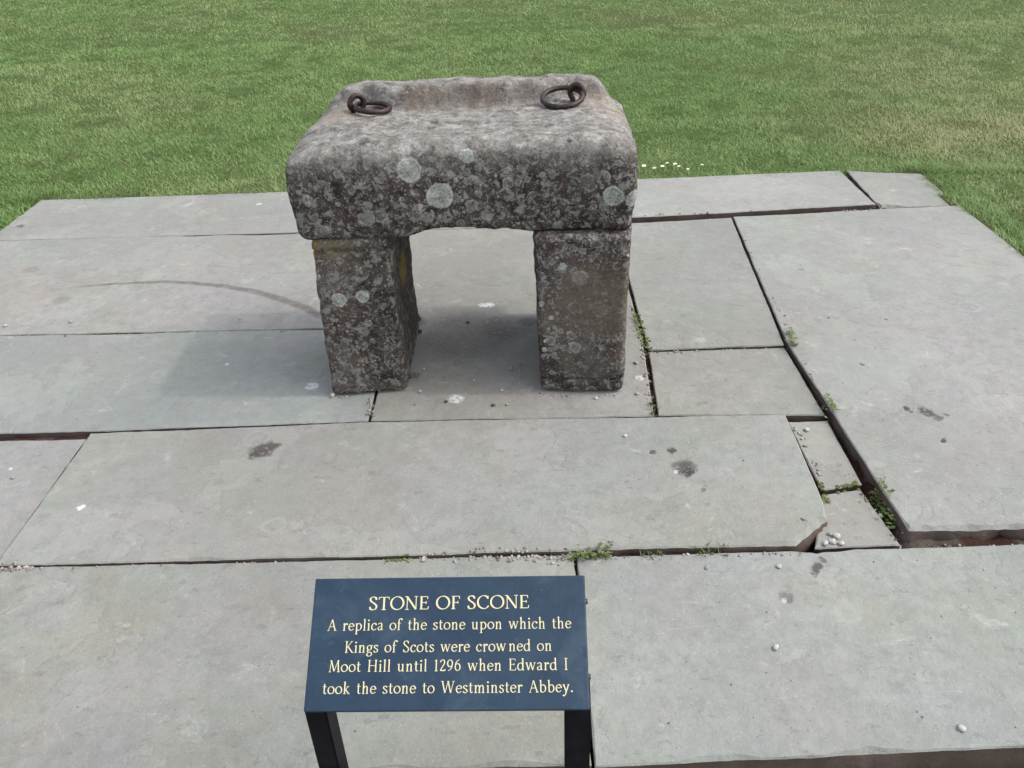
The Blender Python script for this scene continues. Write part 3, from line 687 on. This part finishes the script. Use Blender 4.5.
def lettering(panel, mat):
    def line(name, text, x0, x1, base, cap, wsp=.46, thick=.104, thin=.044, track=.06):
        x0, x1, base, cap = x0*.95, x1*.95, base*.95, cap*.95
        adv = []; x = 0
        for ch in text:
            adv.append(x); x += wsp if ch == ' ' else .16 if ch == '~' else GL[ch][0]+track
        k = (x1-x0)/(x-.10)
        bm = bmesh.new(); z = [0.0]
        def put(poly):
            z[0] += 1
            zz = .00025+.00001*(z[0] % 40)
            a = [bm.verts.new((q.x, q.y, zz)) for q in poly]; b = [bm.verts.new((q.x, q.y, -.0002)) for q in poly]
            bm.faces.new(a); n = len(a)
            for i in range(n): bm.faces.new((a[i], b[i], b[(i+1) % n], a[(i+1) % n]))
        def ribbon(pts, kind):
            n = len(pts); L = []; Rr = []
            for i in range(n):
                t = (pts[min(i+1, n-1)]-pts[max(i-1, 0)]).normalized()
                if kind == 't': w = thick
                elif kind == 's': w = thin*1.15
                else:
                    s = abs(math.sin(math.atan2(t.y, t.x)-R(18))); w = thin+(thick-thin)*s**1.2
                nn = Vector((-t.y, t.x))*w/2; L.append(pts[i]+nn); Rr.append(pts[i]-nn)
            for i in range(n-1):
                q = [L[i], Rr[i], Rr[i+1], L[i+1]]
                yield q
        for ch, ax in zip(text, adv):
            if ch in ' ~': continue
            for kind, pts in GL[ch][1]:
                if kind == 'd':
                    put([Vector((x0+k*(ax+pts[0]+.085*math.cos(2*math.pi*i/10)-.05), base+cap*(pts[1]+.075*math.sin(2*math.pi*i/10)))) for i in range(10)])
                    continue
                if kind == 't' or kind == 's':
                    P = smooth_pts(pts) if len(pts) > 2 else [Vector(p) for p in pts]
                else: P = smooth_pts(pts)
                quads = list(ribbon(P, kind))
                z[0] += 1; zz = .00025+.00001*(z[0] % 40)
                T = lambda q: Vector((x0+k*(ax+q.x-.05), base+cap*q.y))
                # one continuous strip with shared verts and low sides
                Ls = [T(q[0]) for q in quads]+[T(quads[-1][3])]; Rs = [T(q[1]) for q in quads]+[T(quads[-1][2])]
                va = [bm.verts.new((p.x, p.y, zz)) for p in Ls]; vb = [bm.verts.new((p.x, p.y, zz)) for p in Rs]
                wa = [bm.verts.new((p.x, p.y, -.0002)) for p in Ls]; wb = [bm.verts.new((p.x, p.y, -.0002)) for p in Rs]
                for i in range(len(va)-1):
                    bm.faces.new((va[i], vb[i], vb[i+1], va[i+1])); bm.faces.new((va[i], va[i+1], wa[i+1], wa[i])); bm.faces.new((vb[i+1], vb[i], wb[i], wb[i+1]))
        o = link(name, bm_mesh(name, bm), mat, panel)
    line('title_lettering', 'STONE OF SCONE', -.1135, .1145, .0450, .0180, .42, .122, .046, .03)
    T = .0150
    line('text_line', 'A replica of the stone upon which the', -.1705, .1735, .0168, T, .50)
    line('text_line', 'Kings of Scots were crow~ned on', -.1440, .1460, -.0133, T, .50)
    line('text_line', 'Moot Hill until 1296 when Edward I', -.1645, .1675, -.0388, T, .50)
    line('text_line', 'took the stone to Westminster Abbey.', -.1705, .1735, -.0676, T, .50)
sign()

# ------------------------------------------------------------------ pebbles, grit, weeds
def pebble_mat(name, a, b):
    g = G(name, .8, .3); g.color(g.mix(g.noise(120, 4, .7), a, b)); return g.m
PM = {'pale': pebble_mat('pale_pebble', (.28, .27, .25), (.50, .49, .46)), 'grey': pebble_mat('grey_pebble', (.16, .155, .15), (.34, .33, .31)), 'dark': pebble_mat('dark_pebble', (.035, .03, .028), (.11, .095, .085))}
def rock_bm(bm, c, r, seed, sub=2):
    ret = bmesh.ops.create_icosphere(bm, subdivisions=sub, radius=1)
    sx, sy, sz = r*random.uniform(.8, 1.25), r*random.uniform(.7, 1.1), r*random.uniform(.5, .8)
    rz = random.uniform(0, 6.28); cs, sn = math.cos(rz), math.sin(rz)
    for v in ret['verts']:
        p = v.co*(1+.6*noise.noise(v.co*1.6+Vector((seed*3.1, seed*.7, .3))))
        x, y, z = p.x*sx, p.y*sy, p.z*sz
        v.co = Vector((c[0]+x*cs-y*sn, c[1]+x*sn+y*cs, c[2]+z))
def slab_top(x, y):
    dg = bpy.context.evaluated_depsgraph_get()
    ok, p, n, i, o, mw = S.ray_cast(dg, Vector((x, y, .3)), Vector((0, 0, -1)))
    return p.z if ok else 0
bpy.context.view_layer.update()
pc_ = [0]
def pebble(px, py, r, kind, label, group=None, sub=2):
    p = at(px, py); pc_[0] += 1; r *= .8
    z = slab_top(p.x, p.y) if not (BX-.45 < p.x < BX+.45 and 2.0 < p.y < 2.58) else .001
    bm = bmesh.new(); rock_bm(bm, (0, 0, r*.5), r, pc_[0], sub)
    o = link('pebble', bm_mesh('pebble', bm), PM[kind], loc=(p.x, p.y, z), smooth=sub > 1)
    tag(o, label, 'pebble', group)
GB = 'pebbles scattered on the paving under and around the seat'
for px, py, r, k in ((424, 370, .006, 'pale'), (468, 323, .007, 'dark'), (511, 369, .006, 'grey'), (520, 365, .006, 'grey'), (520, 372, .006, 'grey'), (512, 380, .004, 'pale'), (502, 391, .006, 'pale'), (474, 381, .004, 'pale'), (445, 377, .005, 'grey')):
    pebble(px, py, r, k, 'tiny loose pebble on the shaded slab between the two supports', GB)
for px, py, r, k in ((420, 392, .006, 'pale'), (446, 402, .007, 'dark'), (493, 406, .008, 'dark'), (507, 405, .006, 'grey'), (596, 399, .007, 'pale'), (333, 396, .008, 'pale'), (415, 404, .005, 'grey'), (570, 418, .006, 'grey')):
    pebble(px, py, r, k, 'tiny loose pebble in the open just before the supports', GB)
for px, py, r in ((417, 320, .020), (413, 345, .013), (410, 378, .011), (420, 332, .010)):
    pebble(px, py, r, 'dark', 'dark earthy stone chip against the inner foot of the lichen-patched support', 'chips at the support foot')
pebble(636, 364, .009, 'grey', 'flat grey pebble lying between the brown support and mossy joint')
pebble(637, 395, .008, 'grey', 'rough grey pebble in the mossy joint near the brown support foot')
pebble(776, 647, .008, 'pale', 'round pale pebble alone on the slab beside the sign')
pebble(962, 728, .008, 'pale', 'pale pebble near the dark step edge')
pebble(779, 566, .007, 'pale', 'white pebble near the chipped corner of the long front slab')
pebble(707, 567, .006, 'grey', 'small grey pebble just in front of the open dark joint')
pebble(625, 438, .006, 'pale', 'pale pebble on the long front slab near its far edge')
pebble(807, 427, .008, 'pale', 'pale pebble on the farther sunken paver')
pebble(901, 538, .012, 'pale', 'white pebble wedged at the raised slab corner')
pebble(71, 322, .009, 'grey', 'grey pebble on the slab with the curved arc')
pebble(5, 326, .009, 'pale', 'white pebble at the near edge of the arc slab')
pebble(240, 318, .006, 'pale', 'tiny white pebble at the upper edge of the cast shadow')
pebble(12, 476, .007, 'grey', 'grey pebble on the narrow end slab')
for px, py, r in ((833, 538, .010), (838, 533, .010), (842, 540, .009), (829, 545, .0085), (837, 546, .0095), (846, 545, .009), (831, 530, .008), (826, 540, .009)):
    pebble(px, py, r*1.15, 'grey' if r < .009 else 'pale', 'pebble in the small heap at the chipped corner of the front slab', 'heaped pebbles at the chipped corner', 1)

def grit():
    bm = bmesh.new(); k = 0
    def run(a, b, n, spread, rmin, rmax, z=None):
        nonlocal k
        a, b = at(*a), at(*b)
        for i in range(n):
            t = random.random(); p = a.lerp(b, t); p.x += random.gauss(0, spread); p.y += random.gauss(0, spread); k += 1
            rr = random.uniform(rmin, rmax); zz = slab_top(p.x, p.y)
            rock_bm(bm, (p.x, p.y, zz+rr*.3), rr, k, 1)
    run((420, 556), (575, 553), 60, .007, .002, .0055)
    run((480, 556), (575, 557), 60, .010, .002, .0045)
    run((590, 557), (800, 552), 40, .005, .0015, .004)
    run((0, 569), (40, 567), 25, .006, .002, .006)
    run((372, 400), (370, 421), 40, .006, .003, .007)
    run((335, 397), (405, 390), 26, .006, .002, .005)
    run((540, 396), (622, 395), 22, .007, .002, .004)
    run((640, 330), (655, 410), 40, .007, .002, .006)
    run((645, 217), (875, 210), 50, .005, .003, .006)
    run((650, 352), (780, 346), 30, .004, .002, .005)
    run((60, 567), (420, 556), 40, .003, .001, .003)
    run((0, 336), (320, 330), 50, .004, .002, .004)
    run((795, 422), (835, 500), 24, .006, .002, .005)
    run((850, 470), (900, 535), 30, .006, .0015, .0045)
    run((912, 540), (1024, 542), 16, .005, .002, .005)
    run((742, 235), (826, 412), 30, .003, .0015, .004)
    for i in range(120):
        p = at(random.uniform(0, 1024), random.uniform(230, 740)); zz = slab_top(p.x, p.y); k += 1
        if zz < .06: rock_bm(bm, (p.x, p.y, zz+.0006), random.uniform(.0012, .0026), k, 1)
    g = G('joint_grit', .9, .2); v = g.noise(45, 3, .6)
    c = g.mix(g.ss(v, .35, .65), (.10, .08, .07), (.38, .35, .33)); g.color(c)
    tag(link('joint_grit', bm_mesh('joint_grit', bm), g.m, smooth=True), kind='stuff')
grit()

def leaf_mat(name, a, b):
    g = G(name, .55, .35); g.color(g.mix(g.noise(60, 3), a, b)); g.put(g.b.inputs['Subsurface Weight'], 0.0); return g.m
WEED = leaf_mat('weed_leaf', (.050, .085, .022), (.15, .18, .06)); MOSS = leaf_mat('moss', (.05, .075, .012), (.12, .14, .035))
def weed(label, a, b, n, spread, size, kind='leaf', h=.012, name='weed'):
    A, B = at(*a), at(*b); c = A.lerp(B, .5); zc = slab_top(c.x, c.y)
    bm = bmesh.new()
    for i in range(n):
        t = random.random(); p = A.lerp(B, t)-c; p.x += random.gauss(0, spread); p.y += random.gauss(0, spread)
        w = p+c; z = slab_top(w.x, w.y)-zc
        if z > .05: continue
        if kind == 'leaf':
            s = size*random.uniform(.6, 1.3); a0 = random.uniform(0, 6.28); tl = random.uniform(.1, .8); zz = z+random.uniform(.002, h)
            d = Vector((math.cos(a0), math.sin(a0), tl)).normalized(); sd_ = Vector((-math.sin(a0), math.cos(a0), random.uniform(-.3, .3)))
            q = Vector((p.x, p.y, zz))
            vs = [bm.verts.new(q), bm.verts.new(q+d*s*.5+sd_*s*.38), bm.verts.new(q+d*s+Vector((0, 0, -s*.15))), bm.verts.new(q+d*s*.5-sd_*s*.38)]
            bm.faces.new(vs)
            st = [bm.verts.new(Vector((p.x*.9, p.y*.9, z-.004))), bm.verts.new(Vector((p.x*.9+.0012, p.y*.9, z-.004)))]
            bm.faces.new((vs[0], st[0], st[1]))
        elif kind == 'blade':
            a0 = random.uniform(0, 6.28); L = size*random.uniform(.5, 1.3); ln = random.uniform(.2, .9)
            q = Vector((p.x, p.y, z-.004)); sd_ = Vector((-math.sin(a0), math.cos(a0), 0))*.0014; d = Vector((math.cos(a0)*ln, math.sin(a0)*ln, 1)).normalized()
            m_ = q+d*L*.6; e = q+d*L+Vector((math.cos(a0), math.sin(a0), -.3))*L*.2
            v = [bm.verts.new(x) for x in (q-sd_, q+sd_, m_+sd_*.8, m_-sd_*.8, e)]
            bm.faces.new(v[:4]); bm.faces.new((v[3], v[2], v[4]))
        else:
            rock_bm(bm, (p.x, p.y, z+size*.15), size*random.uniform(.4, 1), i, 1)
    o = link(name, bm_mesh(name, bm), MOSS if kind == 'moss' else WEED, loc=(c.x, c.y, zc))
    tag(o, label, name.replace('_', ' '))
weed('leafy weed growing where three slabs meet behind the sign', (572, 556), (612, 553), 150, .007, .0105, h=.016)
weed('thin grass sprig in the dark joint before the long front slab', (700, 552), (724, 550), 40, .006, .022, 'blade', name='grass_tuft')
weed('short grass sprig in the dark joint beside the pebble heap', (640, 556), (668, 553), 24, .005, .016, 'blade', name='grass_tuft')
weed('round-leaved weed along the foot of the raised slab', (876, 488), (893, 522), 120, .007, .012, h=.020)
weed('small weed at the meeting of square, short and raised slabs', (786, 334), (793, 350), 60, .007, .012, h=.015)
weed('small weed at the far end of the sunken pavers', (824, 402), (832, 418), 50, .006, .011, h=.014)
weed('moss line in the joint beside the brown support', (633, 305), (648, 352), 160, .006, .006, 'moss', name='moss_strip')
weed('little leafy weeds threading the mossy joint beside the brown support', (634, 318), (648, 350), 80, .006, .010, h=.014)
weed('grass sprig at the near end of the mossy joint', (650, 402), (655, 415), 46, .006, .018, 'blade', name='grass_tuft')
weed('moss between the two sunken pavers', (835, 486), (858, 481), 90, .006, .006, 'moss', name='moss_strip')
weed('moss beside the front slab along the sunken pavers', (818, 478), (826, 500), 90, .006, .006, 'moss', name='moss_strip')
weed('moss cushion in the joint behind the sign', (385, 559), (412, 558), 50, .004, .004, 'moss', name='moss_strip')

# ------------------------------------------------------------------ lawn blades and daisies
def patch(x, y, s, k): return noise.noise(Vector((x*s, y*s, k)))
def lawn():
    """mown grass: curved blades as one mesh, denser where it is near"""
    def sow(x0, x1, y0, y1, dens):
        n = int((x1-x0)*(y1-y0)*dens); return np.column_stack((rng.uniform(x0, x1, n), rng.uniform(y0, y1, n)))
    e = .012
    P = np.vstack([sow(-5.0, 4.2, Y1-.05, 5.4, 12500), sow(-6.6, 5.4, 5.4, 7.6, 7500), sow(-9.5, 7.5, 7.6, 12.5, 3000),
                   sow(-4.2, X0+.05, 1.6, Y1, 9000), sow(X1-.05, 3.8, 1.6, Y1, 9000),
                   sow(X1-.02, 2.7, 2.6, 4.4, 5500), sow(-2.8, X0+.02, 3.0, 4.0, 3500)])
    inside = (P[:, 0] > X0+.05) & (P[:, 0] < X1-.05) & (P[:, 1] < Y1-.05); P = P[~inside]
    # ragged edge: drop blades on the slabs except in tongues
    nn = np.array([noise.noise(Vector((x*7, y*7, 1)))*.5+noise.noise(Vector((x*23, y*23, 2)))*.3 for x, y in P])
    din = np.minimum(np.minimum(P[:, 0]-X0, X1-P[:, 0]), Y1-P[:, 1])
    P = P[~(din > .010+.070*nn)]
    n = len(P)
    big = np.array([noise.noise(Vector((x*.55, y*.55, 11)))+.5*noise.noise(Vector((x*1.7, y*1.7, 12))) for x, y in P])
    mid = np.array([noise.noise(Vector((x*5, y*5, 13)))+.6*noise.noise(Vector((x*14, y*14, 14))) for x, y in P])
    z = np.array([lawn_z(x, y) for x, y in P])
    far = np.clip((P[:, 1]-5)/5, 0, 1)
    edge = np.clip(1-np.abs(np.minimum(np.minimum(P[:, 0]-X0, X1-P[:, 0]), Y1-P[:, 1])+.06)/.10, 0, 1)*((P[:, 0] > X1-.05) | (P[:, 0] < X0+.05))
    back = np.clip(1-np.abs(P[:, 1]-Y1)/.07, 0, 1)
    L = rng.uniform(.014, .034, n)*(1+.35*mid)*(1+.9*edge)*(1+.45*back); wd = rng.uniform(.0009, .0017, n)*(1+1.3*far)
    # lean follows the combing of neighbouring tufts
    ang = rng.uniform(0, 2*np.pi, n)*.75+np.pi*np.array([noise.noise(Vector((x*3, y*3, 21))) for x, y in P])*2
    lean = rng.uniform(.25, 1.25, n)
    d = np.column_stack((np.cos(ang)*lean, np.sin(ang)*lean, np.ones(n))); d /= np.linalg.norm(d, axis=1)[:, None]
    s = np.column_stack((-np.sin(ang), np.cos(ang), np.zeros(n)))*wd[:, None]
    q = np.column_stack((P, z-.004)); mpt = q+d*(L*.55)[:, None]
    tip = q+d*L[:, None]+np.column_stack((np.cos(ang), np.sin(ang), -.5*np.ones(n)))*(L*.28)[:, None]
    V = np.stack((q-s, q+s, mpt+s*.8, mpt-s*.8, tip), 1).reshape(-1, 3)
    base = np.arange(n)*5
    quads = np.column_stack((base, base+1, base+2, base+3)); tris = np.column_stack((base+3, base+2, base+4))
    loops = np.hstack((quads, tris)).reshape(-1)
    starts = np.column_stack((np.arange(n)*7, np.arange(n)*7+4)).reshape(-1)
    me = bpy.data.meshes.new('grass'); me.vertices.add(len(V)); me.vertices.foreach_set('co', V.astype('f').ravel())
    me.loops.add(len(loops)); me.loops.foreach_set('vertex_index', loops.astype('i'))
    me.polygons.add(n*2); me.polygons.foreach_set('loop_start', starts.astype('i'))
    me.update(); me.validate()
    at1 = me.attributes.new('tint', 'FLOAT', 'POINT'); at2 = me.attributes.new('dry', 'FLOAT', 'POINT')
    tint = np.clip(rng.normal(.48, .30, n)+.30*mid+.12*big, 0, 1)
    rightness = np.clip((P[:, 0]-.3)/2.6, 0, 1)
    dry = np.clip(rng.uniform(0, 1, n)**2*.55+.42*big+.28*rightness*(1-.6*edge)-.15+.10*mid, 0, 1); dry[rng.uniform(0, 1, n) < .05] = .9
    at1.data.foreach_set('value', np.repeat(tint, 5).astype('f')); at2.data.foreach_set('value', np.repeat(dry, 5).astype('f'))
    g = G('grass_blade', .6, .3)
    a = g.new('ShaderNodeAttribute'); a.attribute_name = 'tint'; b = g.new('ShaderNodeAttribute'); b.attribute_name = 'dry'
    c = g.mix(a.outputs['Fac'], (.092, .195, .042), (.235, .360, .120)); c = g.mix(b.outputs['Fac'], c, (.42, .40, .22)); g.color(c)
    tr = g.new('ShaderNodeBsdfTranslucent'); g.put(tr.inputs[0], c); mx = g.new('ShaderNodeMixShader'); mx.inputs[0].default_value = .3
    g.put(mx.inputs[1], g.b.outputs[0]); g.put(mx.inputs[2], tr.outputs[0]); g.put(g.t.nodes['Material Output'].inputs[0], mx.outputs[0])
    tag(link('grass', me, g.m), kind='stuff')
lawn()

def daisies():
    gw = G('daisy_petal', .6, .3); gw.color((.78, .78, .74)); gy = G('daisy_eye', .6, .3); gy.color((.65, .45, .04))
    gs = G('daisy_stalk', .6, .3); gs.color((.08, .14, .035))
    bm = bmesh.new(); h = .042
    for k in range(12):
        a = 2*math.pi*k/12; d = Vector((math.cos(a), math.sin(a), .25)); s = Vector((-math.sin(a), math.cos(a), 0))
        q = Vector((0, 0, h)); f = bm.faces.new([bm.verts.new(v) for v in (q+d*.003, q+d*.008+s*.0026, q+d*.0125, q+d*.008-s*.0026)]); f.material_index = 0
    r = bmesh.ops.create_icosphere(bm, subdivisions=1, radius=.004, matrix=Matrix.Translation((0, 0, h+.001)))
    for v in r['verts']:
        for f in v.link_faces: f.material_index = 1
    r = bmesh.ops.create_cone(bm, segments=5, radius1=.0012, radius2=.001, depth=h+.02, matrix=Matrix.Translation((0, 0, (h-.02)/2)))
    for v in r['verts']:
        for f in v.link_faces: f.material_index = 2
    me = bm_mesh('daisy', bm)
    for mm in (gw.m, gy.m, gs.m): me.materials.append(mm)
    for px, py in ((644, 162), (657, 164.5), (663, 163), (669, 160.5), (681, 163), (688, 166), (701, 162), (676, 161)):
        p = at(px, py, .035); o = bpy.data.objects.new('daisy', me); COL.objects.link(o)
        o.location = (p.x, p.y, lawn_z(p.x, p.y)); o.rotation_euler = (random.uniform(-.5, .2), random.uniform(-.3, .3), random.uniform(0, 6)); s = random.uniform(.55, .85); o.scale = (s, s, 1)
        tag(o, 'tiny white daisy in the grass behind the stone block end', 'daisy', 'daisies at the lawn edge')
daisies()
